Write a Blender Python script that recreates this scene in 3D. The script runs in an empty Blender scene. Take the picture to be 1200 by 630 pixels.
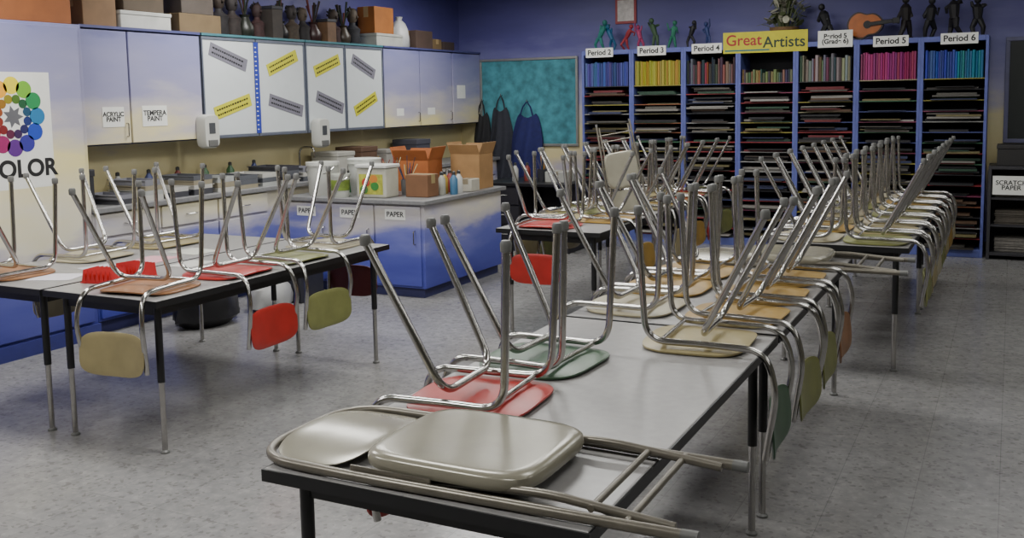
import bpy, math, random
from mathutils import Vector, Matrix
random.seed(7)
S=bpy.context.scene
COL=S.collection
pi=math.pi
# ------------------------------------------------------------------ materials
def lin(c): return tuple(((x/255)/12.92 if x/255<=.04045 else ((x/255+.055)/1.055)**2.4) for x in c)
MC={}
def mat(rgb,rough=.5,metal=0.,var=.08,scale=12.,coat=0.,name=None,emit=0):
    key=(rgb,rough,metal,var,scale,coat,emit)
    if key in MC: return MC[key]
    m=bpy.data.materials.new(name or "surface_%d_%d_%d"%rgb); m.use_nodes=True
    nt=m.node_tree; b=nt.nodes["Principled BSDF"]
    b.inputs["Roughness"].default_value=rough; b.inputs["Metallic"].default_value=metal
    b.inputs["Coat Weight"].default_value=coat
    c=lin(rgb)
    tc=nt.nodes.new("ShaderNodeTexCoord"); n=nt.nodes.new("ShaderNodeTexNoise"); n.inputs["Scale"].default_value=scale
    n.inputs["Detail"].default_value=4
    r=nt.nodes.new("ShaderNodeValToRGB")
    r.color_ramp.elements[0].position=.3; r.color_ramp.elements[1].position=.7
    r.color_ramp.elements[0].color=tuple(x*(1-var) for x in c)+(1,)
    r.color_ramp.elements[1].color=tuple(min(1,x*(1+var)) for x in c)+(1,)
    nt.links.new(tc.outputs["Object"],n.inputs["Vector"]); nt.links.new(n.outputs["Fac"],r.inputs["Fac"])
    nt.links.new(r.outputs["Color"],b.inputs["Base Color"])
    if emit:
        b.inputs["Emission Color"].default_value=c+(1,); b.inputs["Emission Strength"].default_value=emit
    MC[key]=m; return m
def mural(name,stops,rough=.5,zlo=0.,zhi=3.2):
    m=bpy.data.materials.new(name); m.use_nodes=True
    nt=m.node_tree; b=nt.nodes["Principled BSDF"]; b.inputs["Roughness"].default_value=rough
    g=nt.nodes.new("ShaderNodeNewGeometry"); sp=nt.nodes.new("ShaderNodeSeparateXYZ")
    mp=nt.nodes.new("ShaderNodeMapping"); mp.inputs["Scale"].default_value=(.9,.9,3.2)
    n=nt.nodes.new("ShaderNodeTexNoise"); n.inputs["Scale"].default_value=1.5; n.inputs["Detail"].default_value=6
    nt.links.new(g.outputs["Position"],sp.inputs[0]); nt.links.new(g.outputs["Position"],mp.inputs[0]); nt.links.new(mp.outputs[0],n.inputs["Vector"])
    a=nt.nodes.new("ShaderNodeMath"); a.operation='MULTIPLY_ADD'; a.inputs[1].default_value=.8; a.inputs[2].default_value=-.4
    nt.links.new(n.outputs["Fac"],a.inputs[0])
    s=nt.nodes.new("ShaderNodeMath"); s.operation='ADD'; nt.links.new(sp.outputs[2],s.inputs[0]); nt.links.new(a.outputs[0],s.inputs[1])
    mr=nt.nodes.new("ShaderNodeMapRange"); mr.inputs[1].default_value=zlo; mr.inputs[2].default_value=zhi
    nt.links.new(s.outputs[0],mr.inputs[0])
    r=nt.nodes.new("ShaderNodeValToRGB"); cr=r.color_ramp
    for i,(z,c) in enumerate(stops):
        p=(z-zlo)/(zhi-zlo)
        e=cr.elements[i] if i<2 else cr.elements.new(p)
        e.position=p; e.color=lin(c)+(1,)
    nt.links.new(mr.outputs[0],r.inputs["Fac"]); nt.links.new(r.outputs["Color"],b.inputs["Base Color"])
    return m
M_MURAL=mural("mural_paint",[(0,(52,56,138)),(3.1,(56,56,112)),(.38,(82,86,156)),(.62,(152,146,176)),(.80,(212,206,188)),(1.28,(220,208,150)),(1.52,(184,177,178)),(1.75,(146,144,176)),(2.15,(126,127,170)),(2.4,(80,80,138))])
M_WALL=mural("mural_wall_paint",[(0,(84,86,152)),(3.1,(56,56,108)),(.6,(158,153,174)),(.95,(200,186,138)),(1.35,(200,190,150)),(1.6,(154,151,178)),(2.0,(112,112,160)),(2.35,(78,76,134))])
M_BASE=mural("mural_cabinet_paint",[(0,(48,52,138)),(.95,(222,214,176)),(.3,(74,80,160)),(.50,(106,110,174)),(.64,(176,172,182))])
# floor
def floor_mat():
    m=bpy.data.materials.new("vinyl_tile_floor"); m.use_nodes=True
    nt=m.node_tree; b=nt.nodes["Principled BSDF"]; N=nt.nodes.new; LK=nt.links.new
    g=N("ShaderNodeNewGeometry")
    def ramp(fac,els):
        r=N("ShaderNodeValToRGB")
        for i,(p,c) in enumerate(els):
            e=r.color_ramp.elements[i] if i<2 else r.color_ramp.elements.new(p)
            e.position=p; e.color=c
        LK(fac,r.inputs[0]); return r.outputs[0]
    def mul(a,c,f=1.):
        mx=N("ShaderNodeMix"); mx.data_type='RGBA'; mx.blend_type='MULTIPLY'; mx.inputs[0].default_value=f
        LK(a,mx.inputs[6]); LK(c,mx.inputs[7]); return mx.outputs[2]
    n=N("ShaderNodeTexNoise"); n.inputs["Scale"].default_value=16; n.inputs["Detail"].default_value=3; LK(g.outputs["Position"],n.inputs["Vector"])
    base=ramp(n.outputs["Fac"],[(.3,lin((130,129,130))+(1,)),(.7,lin((147,146,146))+(1,))])
    v=N("ShaderNodeTexVoronoi"); v.inputs["Scale"].default_value=66; LK(g.outputs["Position"],v.inputs["Vector"])
    sc=N("ShaderNodeSeparateColor"); LK(v.outputs["Color"],sc.inputs[0])
    chips=ramp(sc.outputs[0],[(0.,(.74,.73,.72,1)),(.08,(.78,.77,.76,1)),(.10,(.95,.95,.95,1)),(.82,(1,1,1,1)),(.86,(1.08,1.08,1.07,1))])
    br=N("ShaderNodeTexBrick"); br.offset=0; br.inputs["Scale"].default_value=1
    br.inputs["Brick Width"].default_value=.305; br.inputs["Row Height"].default_value=.305
    br.inputs["Mortar Size"].default_value=.0016; br.inputs["Color1"].default_value=(1,1,1,1); br.inputs["Color2"].default_value=(.93,.93,.93,1); br.inputs["Mortar"].default_value=(.72,.72,.72,1)
    LK(g.outputs["Position"],br.inputs["Vector"])
    n3=N("ShaderNodeTexNoise"); n3.inputs["Scale"].default_value=.9; n3.inputs["Detail"].default_value=4; LK(g.outputs["Position"],n3.inputs["Vector"])
    big=ramp(n3.outputs["Fac"],[(.3,(.80,.79,.77,1)),(.7,(1,1,1,1))])
    LK(mul(mul(mul(base,chips),br.outputs["Color"]),big),b.inputs["Base Color"])
    n2=N("ShaderNodeTexNoise"); n2.inputs["Scale"].default_value=3; mr=N("ShaderNodeMapRange"); mr.inputs[3].default_value=.14; mr.inputs[4].default_value=.28
    LK(g.outputs["Position"],n2.inputs["Vector"]); LK(n2.outputs["Fac"],mr.inputs[0]); LK(mr.outputs[0],b.inputs["Roughness"])
    return m
CHROME=mat((178,176,173),.17,1.,.10,40,name="chrome_tube")
FOLDM=mat((112,107,97),.32,.5,.12,20,name="taupe_enamel_metal")
FOLDS=mat((136,132,117),.22,.2,.08,8,name="beige_enamel_metal")
BLACK=mat((18,18,20),.4,0,.1,name="black_plastic")
GREYP=mat((96,96,94),.4,0,.1,name="grey_plastic")
LAM=mat((136,134,133),.3,0,.08,30,name="grey_laminate")
PAPER=mat((222,222,217),.7,0,.03,name="white_paper")
INK=mat((20,20,22),.6,0,0,name="black_ink")
# ------------------------------------------------------------------ mesh builder
class MB:
    def __init__(s): s.v=[]; s.f=[]; s.m=[]
    def add(s,vs,fs,mi=0):
        o=len(s.v); s.v+= [Vector(v) for v in vs]
        for f in fs: s.f.append([o+i for i in f]); s.m.append(mi)
        return s
    def box(s,x0,x1,y0,y1,z0,z1,mi=0):
        return s.add([(x0,y0,z0),(x1,y0,z0),(x1,y1,z0),(x0,y1,z0),(x0,y0,z1),(x1,y0,z1),(x1,y1,z1),(x0,y1,z1)],
              [(0,3,2,1),(4,5,6,7),(0,1,5,4),(1,2,6,5),(2,3,7,6),(3,0,4,7)],mi)
    def tube(s,pts,r,n=10,mi=0,closed=False):
        pts=[Vector(p) for p in pts]; N=len(pts); rr=r if isinstance(r,(list,tuple)) else [r]*N
        t0=(pts[1]-pts[0]).normalized(); up=Vector((0,0,1)) if abs(t0.z)<.9 else Vector((0,1,0))
        nn=(up-t0*up.dot(t0)).normalized(); vs=[]
        for i,p in enumerate(pts):
            if closed: t=(pts[(i+1)%N]-pts[i-1]).normalized()
            else: t=(pts[min(i+1,N-1)]-pts[max(i-1,0)]).normalized()
            nn=(nn-t*nn.dot(t)); nn=nn.normalized() if nn.length>1e-6 else t.orthogonal().normalized()
            bb=t.cross(nn)
            for k in range(n):
                a=2*pi*k/n; vs.append(p+(nn*math.cos(a)+bb*math.sin(a))*rr[i])
        fs=[]
        for i in range(N if closed else N-1):
            j=(i+1)%N
            for k in range(n):
                k2=(k+1)%n; fs.append((i*n+k,i*n+k2,j*n+k2,j*n+k))
        if not closed:
            fs.append(tuple(range(n))[::-1]); fs.append(tuple((N-1)*n+k for k in range(n)))
        return s.add(vs,fs,mi)
    def lathe(s,prof,n=24,mi=0,c=(0,0,0)):
        vs=[];fs=[]
        for (r,z) in prof:
            for k in range(n):
                a=2*pi*k/n; vs.append((c[0]+r*math.cos(a),c[1]+r*math.sin(a),c[2]+z))
        for i in range(len(prof)-1):
            for k in range(n):
                k2=(k+1)%n; fs.append((i*n+k,i*n+k2,(i+1)*n+k2,(i+1)*n+k))
        fs.append(tuple(range(n))[::-1]); fs.append(tuple((len(prof)-1)*n+k for k in range(n)))
        return s.add(vs,fs,mi)
    def plate(s,w,d,th,e=4,zf=lambda x,y:0,n=36,mi=0,rings=(.25,.5,.75,.93,1.)):
        def P(t,q):
            a=2*pi*t/n; ca,sa=math.cos(a),math.sin(a)
            return (q*w/2*math.copysign(abs(ca)**(2/e),ca), q*d/2*math.copysign(abs(sa)**(2/e),sa))
        vs=[(0,0,zf(0,0)+th)]
        for q in rings:
            for t in range(n):
                x,y=P(t,q); vs.append((x,y,zf(x,y)+th*(1 if q<1 else .75)))
        nb=len(vs); vs.append((0,0,zf(0,0)))
        for q in rings:
            for t in range(n):
                x,y=P(t,q); vs.append((x,y,zf(x,y)+th*(0 if q<1 else .25)))
        fs=[]; R=len(rings)
        for t in range(n):
            t2=(t+1)%n
            fs.append((0,1+t,1+t2)); fs.append((nb,nb+1+t2,nb+1+t))
            for k in range(R-1):
                a=1+k*n; b=a+n
                fs.append((a+t,b+t,b+t2,a+t2)); fs.append((nb+a+t,nb+a+t2,nb+b+t2,nb+b+t))
            a=1+(R-1)*n; fs.append((a+t,nb+a+t,nb+a+t2,a+t2))
        return s.add(vs,fs,mi)
    def xf(s,M):
        s.v=[M@v for v in s.v]; return s
    def mesh(s,name,mats,smooth=True):
        me=bpy.data.meshes.new(name); me.from_pydata([tuple(v) for v in s.v],[],s.f); 
        for m in mats: me.materials.append(m)
        me.polygons.foreach_set("material_index",s.m)
        me.polygons.foreach_set("use_smooth",[smooth]*len(s.f)); me.update()
        if smooth:
            try: me.set_sharp_from_angle(angle=math.radians(38))
            except Exception: pass
        return me
def fillet(pts,r,n=6):
    pts=[Vector(p) for p in pts]; out=[pts[0]]
    for i in range(1,len(pts)-1):
        a,b,c=pts[i-1],pts[i],pts[i+1]; rr=min(r,(a-b).length*.48,(c-b).length*.48)
        p0=b+(a-b).normalized()*rr; p1=b+(c-b).normalized()*rr
        for k in range(n+1):
            t=k/n; out.append(p0*(1-t)**2+b*2*t*(1-t)+p1*t*t)
    out.append(pts[-1]); return out
def link(name,me,parent=None,loc=(0,0,0),rot=(0,0,0),label=None,bevel=0):
    o=bpy.data.objects.new(name,me); COL.objects.link(o); o.location=loc; o.rotation_euler=rot
    if parent: o.parent=parent
    if label: o["label"]=label
    if bevel:
        b=o.modifiers.new("bevel",'BEVEL'); b.width=bevel; b.segments=2; b.limit_method='ANGLE'; b.angle_limit=math.radians(50)
    return o
def thing(name,label,cat,me=None,loc=(0,0,0),rot=(0,0,0),group=None,bevel=0,scale=1):
    o=link(name,me,None,loc,rot,label,bevel); o["category"]=cat; o.scale=(scale,)*3
    if group: o["group"]=group
    if me is None: o.empty_display_size=.1
    return o
def part(name,parent,mb,mats,smooth=True,bevel=0,label=None,loc=(0,0,0),rot=(0,0,0)):
    if not isinstance(mats,(list,tuple)): mats=[mats]
    return link(name,mb.mesh(name,mats,smooth),parent,loc,rot,label,bevel)
def struct(name,mb,m):
    o=link(name,mb.mesh(name,[m],False)); o["kind"]="structure"; return o
def textmesh(s,size,m,ext=.0006,align='CENTER',bold=0.):
    cu=bpy.data.curves.new("lettering",'FONT'); cu.body=s; cu.size=size; cu.extrude=ext; cu.align_x=align; cu.align_y='CENTER'; cu.offset=bold; cu.space_line=.8
    o=bpy.data.objects.new("lettering",cu); COL.objects.link(o)
    dg=bpy.context.evaluated_depsgraph_get(); me=bpy.data.meshes.new_from_object(o.evaluated_get(dg))
    bpy.data.objects.remove(o); me.materials.clear(); me.materials.append(m); return me
FX=(pi/2,0,pi/2); FY=(pi/2,0,0)   # facing +X / facing -Y
def sign(name,label,w,h,text,size,loc,facing,bg=PAPER,ink=INK,group=None,bold=.0,cat="label"):
    mb=MB().box(-w/2,w/2,-h/2,h/2,0,.003)
    e=thing(name,label,cat,None,loc,facing,group)
    part("card",e,mb,bg,False)
    if text: link("lettering",textmesh(text,size,ink,bold=bold),e,(0,0,.0036))
    return e
# ------------------------------------------------------------------ camera
F=1150.; P=math.radians(6); A=math.atan(0.018); CY=237.; H=1.62
th=math.atan(590*math.cos(P)/F)
f=Vector((-math.sin(th)*math.cos(P),math.cos(th)*math.cos(P),-math.sin(P)))
r=Vector((math.cos(th),math.sin(th),0)); u=r.cross(f)
u2=u*math.cos(A)+r*math.sin(A); r2=r*math.cos(A)-u*math.sin(A)
cam=bpy.data.cameras.new("camera"); co=bpy.data.objects.new("camera",cam); COL.objects.link(co)
M=Matrix((r2,u2,-f)).transposed().to_4x4(); M.translation=(0,0,H); co.matrix_world=M
cam.sensor_width=36; cam.lens=36*F/1200; cam.shift_y=-(315-CY)/1200; cam.clip_start=.05
S.camera=co
# ------------------------------------------------------------------ room
XW,YW,XR,YF,ZC=-6.3,10.95,3.6,-2.5,3.05
OTH=mat((112,109,98),.7,name="cream_wall_paint")
struct("floor",MB().box(XW-.1,XR+.1,YF-.1,YW+.1,-.1,0),floor_mat())
struct("wall_left",MB().box(XW-.1,XW,YF-.1,YW+.1,0,ZC),M_WALL)
struct("wall_back",MB().box(XW,XR,YW,YW+.1,0,ZC),M_WALL)
struct("wall_right",MB().box(XR,XR+.1,YF-.1,YW+.1,0,ZC),OTH)
struct("wall_front",MB().box(XW,XR,YF-.1,YF,0,ZC),OTH)
struct("ceiling",MB().box(XW-.1,XR+.1,YF-.1,YW+.1,ZC,ZC+.1),mat((155,154,148),.8,name="ceiling_tile"))
struct("baseboard_back",MB().box(XW,XR,YW-.012,YW,0,.1),mat((40,40,44),.5,name="dark_vinyl_base"))
# lights
fixm=mat((240,240,236),.5,name="fixture_enamel"); diff=mat((248,250,246),.5,0,0,emit=4.,name="light_diffuser")
frame=MB(); frame.box(-.62,.62,-.32,-.3,-.05,0); frame.box(-.62,.62,.3,.32,-.05,0); frame.box(-.62,-.6,-.3,.3,-.05,0); frame.box(.6,.62,-.3,.3,-.05,0); frame.box(-.6,.6,-.3,.3,-.01,0)
fme=frame.mesh("fixture_frame",[fixm],False); dme=MB().box(-.6,.6,-.3,.3,-.03,-.02).mesh("diffuser",[diff],False)
for x in (-4.9,-2.6,-.2,2.2):
    for y in (.4,3.4,6.2,9.0):
        e=thing("ceiling_light","recessed white fluorescent troffer in the ceiling","light",None,(x,y,ZC),group="ceiling lights")
        link("frame",fme,e); link("diffuser",dme,e)
        L=bpy.data.lights.new("ceiling_lamp",'AREA'); L.shape='RECTANGLE'; L.size=1.15; L.size_y=.55
        L.energy={-4.9:58,-2.6:48,-.2:15,2.2:5}[x]*(1 if y<8 else .68); L.color=(1,.99,.955)
        lo=bpy.data.objects.new("ceiling_lamp",L); COL.objects.link(lo); lo.location=(x,y,ZC-.055)
w=bpy.data.worlds.new("world"); S.world=w; w.use_nodes=True; w.node_tree.nodes["Background"].inputs[0].default_value=(.6,.62,.65,1); w.node_tree.nodes["Background"].inputs[1].default_value=.3
# ------------------------------------------------------------------ tables
T=.74
def table(x0,x1,y0,y1,label):
    cx,cy=(x0+x1)/2,(y0+y1)/2; hx,hy=(x1-x0)/2,(y1-y0)/2
    e=thing("classroom_table",label,"table",None,(cx,cy,0),group="classroom tables")
    part("tabletop",e,MB().box(-hx+.004,hx-.004,-hy+.004,hy-.004,T-.028,T),LAM,False,.004)
    b=MB(); t=.005
    b.box(-hx,hx,-hy,-hy+t,T-.032,T-.002); b.box(-hx,hx,hy-t,hy,T-.032,T-.002); b.box(-hx,-hx+t,-hy+t,hy-t,T-.032,T-.002); b.box(hx-t,hx,-hy+t,hy-t,T-.032,T-.002)
    part("edge_band",e,b,BLACK,False,label="black rubber edge band")
    a=MB(); i=.07; z0=T-.085; z1=T-.028
    a.box(-hx+i,hx-i,-hy+i,-hy+i+.012,z0,z1); a.box(-hx+i,hx-i,hy-i-.012,hy-i,z0,z1); a.box(-hx+i,-hx+i+.012,-hy+i,hy-i,z0,z1); a.box(hx-i-.012,hx-i,-hy+i,hy-i,z0,z1)
    part("apron",e,a,BLACK,False)
    for sx in (-1,1):
        for sy in (-1,1):
            X,Y=sx*(hx-.075),sy*(hy-.075)
            l=part("leg",e,MB().tube([(X,Y,.34),(X,Y,T-.028)],.0175,12),BLACK,label="black upper leg tube")
            part("leg_insert",l,MB().tube([(X,Y,.012),(X,Y,.36)],.0135,12),CHROME,label="chrome adjustable lower leg")
            part("foot",l,MB().lathe([(.013,0),(.022,0),(.022,.008),(.013,.016)],14,c=(X,Y,0)),GREYP)
LT="grey laminate classroom table, black edge, chrome legs"
table(-1.60,-.74,1.77,3.58,LT+", folding chair on top"); table(-1.60,-.74,3.60,5.46,LT)
table(-4.18,-3.42,3.15,5.02,LT); table(-5.00,-4.20,3.15,5.00,LT+", craft paper")
table(-3.15,-2.38,5.92,7.72,LT); table(-3.15,-2.38,7.75,9.1,LT)
table(-1.28,-.5,5.92,7.72,LT); table(-1.28,-.5,7.75,9.1,LT)
# ------------------------------------------------------------------ student chairs (upside down)
RC=.0118; LH=.48
cm={}
def chair_parts():
    for s in (-1,1):
        cm['f%d'%s]=MB().tube(fillet([(s*.190,-.172,LH),(s*.176,-.152,.036),(s*.17,.03,.036)],.08,8),RC,12).mesh("leg",[CHROME])
        cm['r%d'%s]=MB().tube(fillet([(s*.196,.255,LH),(s*.160,.04,.060),(0,.04,.060)],.07,8),RC,12).mesh("leg",[CHROME])
        cm['s%d'%s]=MB().tube(fillet([(s*.17,.03,.036),(s*.17,.258,.032),(s*.19,.300,-.10),(s*.175,.262,-.34)],.07,8),RC,12).mesh("back_support",[CHROME])
    cm['b']=MB().tube([(-.17,-.1,.036),(.17,-.1,.036)],.008).mesh("seat_brace",[CHROME])
    cm['g']=MB().lathe([(.012,-.012),(.0155,-.01),(.0165,.012),(.012,.02)],12).mesh("glide",[GREYP])
chair_parts()
def seatmesh(m):
    k=('s',m.name)
    if k not in cm:
        cm[k]=MB().plate(.41,.375,.012,3.6,lambda x,y:.012*max(0,1-(x/.2)**2)*(1 if y>-.14 else .6)).mesh("seat",[m])
        b=MB().plate(.37,.205,.011,3.8,lambda x,y:-.03*(x/.2)**2)
        b.xf(Matrix.Translation((0,.270,-.258))@Matrix.Rotation(math.radians(94),4,'X'))
        cm[('k',m.name)]=b.mesh("backrest",[m])
    return cm[k],cm[('k',m.name)]
SC={'red':(mat((156,36,30),.36,0,.15,10,name="red_shell"),"red"),
'green':(mat((56,82,60),.38,0,.15,10,name="green_shell"),"muted green"),
'beige':(mat((144,132,94),.42,0,.12,10,name="beige_shell"),"tan beige"),
'yellow':(mat((148,118,56),.42,0,.2,10,name="yellow_shell"),"mustard yellow"),
'olive':(mat((112,114,66),.42,0,.14,10,name="olive_shell"),"olive green"),
'dark':(mat((40,32,36),.42,0,.1,10,name="dark_shell"),"dark brown"),
'maroon':(mat((90,26,30),.42,0,.1,10,name="maroon_shell"),"maroon"),
'orange':(mat((134,94,62),.42,0,.22,10,name="orange_shell"),"orange brown"),
'cream':(mat((152,144,120),.42,0,.12,10,name="cream_shell"),"cream")}
ZROT={'L':pi/2,'R':-pi/2,'N':pi,'F':0}
def chair(x,y,side,c,jit=0.,c2=None):
    m,nm=SC[c]; m2=SC[c2 or c][0]
    e=thing("stacking_chair","%s plastic and chrome stacking chair upside down on a table"%nm,"chair",None,(x,y,T+.0005),(0,0,ZROT[side]+jit),group="upturned classroom chairs")
    s,_=seatmesh(m); k=seatmesh(m2)[1] 
    link("seat",s,e); link("backrest",k,e)
    for q in (-1,1):
        for kk,tip in (('f',(q*.1904,-.1724,LH+.008)),('r',(q*.1966,.2588,LH+.008))):
            l=link("leg",cm['%s%d'%(kk,q)],e); link("glide",cm['g'],l,tip)
        link("back_support",cm['s%d'%q],e)
    link("seat_brace",cm['b'],e)
IN=.215
cl,crr=-1.60+IN,-.74-IN
chair(cl+.015,2.465,'L','red',.06); chair(cl+.01,2.92,'L','green',-.05)
chair(cl,3.86,'L','cream',-.02); chair(cl,4.30,'L','yellow',.02); chair(cl,4.74,'L','yellow',-.02)
chair(crr-.02,3.38,'R','beige',.05,'green'); chair(crr,3.84,'R','yellow',-.03,'olive'); chair(crr,4.28,'R','yellow',.02,'olive'); chair(crr,4.72,'R','yellow',.02,'orange')
chair(-3.69,3.15+.225,'N','orange',.12,'beige'); chair(-3.42-IN,3.84,'R','red',.04); chair(-3.42-IN,4.32,'R','olive',-.04); chair(-3.76,5.02-IN,'F','cream',.0,'maroon')
chair(-4.72,3.15+IN,'N','orange',-.05,'dark'); chair(-5.0+IN,3.95,'L','cream',.05); chair(-5.0+IN,4.5,'L','beige',-.04)
chair(-2.83,5.92+IN,'N','red',.05)
rj=random.Random(21); I2=.195
for k,(c) in enumerate(('beige','olive','cream','yellow','beige','olive')): chair(-3.15+I2,6.58+k*.445,'L',c,rj.uniform(-.015,.015))
for y,c in ((6.56,'yellow'),(7.42,'beige'),(7.87,'yellow'),(8.32,'red'),(8.77,'olive')): chair(-2.38-I2,y,'R',c,rj.uniform(-.015,.015))
for k,(a,c) in enumerate((('cream','olive'),('yellow','beige'),('beige','cream'),('cream','olive'),('olive','beige'),('beige','yellow'),('cream','cream'))):
    y=6.15+k*.445
    chair(-1.28+I2,y,'L',a,rj.uniform(-.01,.01)); chair(-.5-I2,y,'R',c,rj.uniform(-.01,.01))
# ------------------------------------------------------------------ folding chairs
def folding(label,loc,rot,scale=1):
    e=thing("folding_chair",label,"folding chair",None,loc,rot,group="metal folding chairs",scale=scale)
    z=.0135
    part("main_frame",e,MB().tube(fillet([(1.13,-.205,z),(.3,-.225,z),(.0,-.215,z),(.0,.215,z),(.3,.225,z),(1.13,.205,z)],.17,10),.0125,12),FOLDM,label="taupe steel tube frame")
    b=MB().plate(.26,.395,.006,3.4,lambda x,y:.0+.024*(1-(y/.2)**2)); b.xf(Matrix.Translation((.152,0,.008)))
    part("backrest",e,b,FOLDS,label="beige sheet steel backrest")
    s=MB().plate(.455,.405,.036,5.,lambda x,y:0,n=96,rings=(.3,.6,.84,.92,.965,.99,1.))
    def drop(q): return 0 if q<.90 else .014*((q-.90)/.10)**2
    def qq(v): return (abs(v.x/.2275)**5+abs(v.y/.2025)**5)**.2
    s.v=[Vector((v.x,v.y,v.z-drop(qq(v))-(.004*max(0,(1-(v.x/.23)**2))*max(0,(1-(v.y/.2)**2)))) if v.z>.02 else v) for v in s.v]
    s.xf(Matrix.Translation((.527,0,.0285)))
    part("seat",e,s,FOLDS,label="beige sheet steel seat pan")
    for q in (-1,1):
        part("leg",e,MB().tube(fillet([(1.08,q*.178,.014),(.80,q*.178,.036),(.42,q*.178,.014)],.05),.0105,10),FOLDM)
        part("hinge_bracket",e,MB().box(.30,.52,q*.208-.003,q*.208+.003,.008,.034),FOLDM,False,.002)
        part("foot_cap",e,MB().tube([(1.10,q*.2055,z),(1.135,q*.2045,z)],.0134,12),GREYP)
    part("crossbar",e,MB().tube([(.90,-.19,.026),(.90,.19,.026)],.0085,10),FOLDM)
    part("crossbar",e,MB().tube([(.985,-.205,.018),(.985,.205,.018)],.0085,10),FOLDM)
    return e
folding("taupe steel folding chair folded flat across the near table",(-1.66,2.015,T+.001),(0,0,0))
folding("grey steel folding chair folded flat at the table end",(-1.56,5.205,T+.001),(0,0,.0))
fz=Vector((.42,-.89,.18)).normalized(); fxv=Vector((-.22,.08,.95)); fxv=(fxv-fz*fxv.dot(fz)).normalized(); fyv=fz.cross(fxv)
e=folding("beige steel folding chair standing folded among upturned chairs",(-2.56,6.98,T+.012),(0,0,0),.62)
e.rotation_euler=Matrix((fxv,fyv,fz)).transposed().to_euler()
# ------------------------------------------------------------------ portfolio shelving
BLUE=mat((82,90,152),.5,0,.2,5,name="periwinkle_paint"); DARKIN=mat((20,19,25),.7,0,.1,name="dark_shelf_interior")
edgecols=[(136,128,54),(128,34,42),(28,30,36),(130,130,128),(46,88,62),(128,76,48),(24,24,28),(140,46,52),(140,136,106),(52,60,110),(116,46,76)]
bookm=MB(); 
bookm.add([(0,0,0),(1,0,0),(1,1,0),(0,1,0),(0,0,1),(1,0,1),(1,1,1),(0,1,1),(.3,-.04,0),(.7,-.04,0),(.3,-.04,1),(.7,-.04,1)],
 [(0,3,2,1,9,8),(4,10,11,5,6,7),(0,8,10,4),(8,9,11,10),(9,1,5,11),(1,2,6,5),(2,3,7,6),(3,0,4,7)])
bmesh_cache={}
def slab(m):
    if m.name not in bmesh_cache: bmesh_cache[m.name]=bookm.mesh("volume",[m],False)
    return bmesh_cache[m.name]
SX0,SW=-4.42,.60; YS=10.48; ZT=2.15; NS=16; ZB=.08; ZU=1.745
pitch=(ZU-ZB)/NS
bookcols=[[(60,72,130),(66,84,145),(52,60,114)],[(160,148,50),(146,134,44)],[(36,34,40),(100,90,90),(46,46,54),(120,58,52)],[(54,46,54),(110,100,64),(62,70,62)],[(110,108,100),(54,54,60),(130,126,118),(80,54,54)],[(146,50,108),(128,36,92),(54,92,148)],[(44,68,144),(36,110,122),(52,78,152)]]
fold_cols=[(22,22,26),(28,26,32),(42,38,36),(118,115,110),(140,137,132),(96,30,36),(34,62,46),(74,54,38),(42,48,78),(100,92,60),(30,30,36),(20,20,24),(54,46,42),(78,75,70)]
for i in range(7):
    x0=SX0+i*SW; x1=x0+SW
    e=thing("shelving_unit","tall periwinkle shelving unit with many thin portfolio slots","shelf",None,(x0,YS,0),group="portfolio shelving units")
    b=MB(); d=.44
    b.box(0,.028,0,d,0,ZT); b.box(SW-.028,SW,0,d,0,ZT); b.box(.028,SW-.028,0,d,ZT-.05,ZT); b.box(.028,SW-.028,.0,d,0,ZB)
    part("body",e,b,BLUE,False,.003)
    part("back_panel",e,MB().box(.028,SW-.028,d-.01,d-.002,ZB,ZT-.05),DARKIN,False)
    for k in range(NS+1):
        z=ZB+k*pitch
        if k==0: continue
        part("shelf_board",e,MB().box(.028,SW-.028,.006,d-.01,z-.009,z),mat(random.choice(edgecols),.55,0,.15),False)
    for k in range(NS):
        z=ZB+k*pitch+.001; zmax=pitch-.022
        used=0
        for q in range(random.choice((1,2,3,4))):
            h=random.uniform(.006,.026)
            if used+h>zmax: break
            ww=random.uniform(.34,.50); m=mat(random.choice(fold_cols),.6,0,.15)
            o=thing("portfolio","stack of coloured paper portfolios in a shelf slot","portfolio",slab(m),(x0+.034+random.uniform(0,.525-ww),YS+random.uniform(-.05,.06),z+used),(0,0,random.uniform(-.04,.02)),group="portfolios in the shelf slots")
            o.scale=(ww,.34,h); used+=h+.001
    x=x0+.04
    zb=ZU+.0005
    cols=bookcols[i]
    while x<x1-.06:
        t=random.uniform(.016,.028) if i not in (2,3,4) else random.uniform(.014,.034)
        if x+t>x1-.032: break
        if i==5: c=cols[0] if x<x0+.3 else cols[1]
        elif i==6: c=cols[0] if x<x0+.32 else cols[1]
        else: c=random.choice(cols)
        c=tuple(max(0,min(255,v+random.choice((-14,0,10)))) for v in c)
        h=random.uniform(.255,.275) if i not in (2,3,4) else random.uniform(.2,.29)
        if i==3: h*=.5
        o=thing("notebook","thin upright notebook on the top shelf","book",slab(mat(c,.55,0,.05)),(x,YS+.012+random.uniform(0,.02),zb),group="notebooks on the top shelf")
        o.scale=(t,.2,h); x+=t+.001
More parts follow.
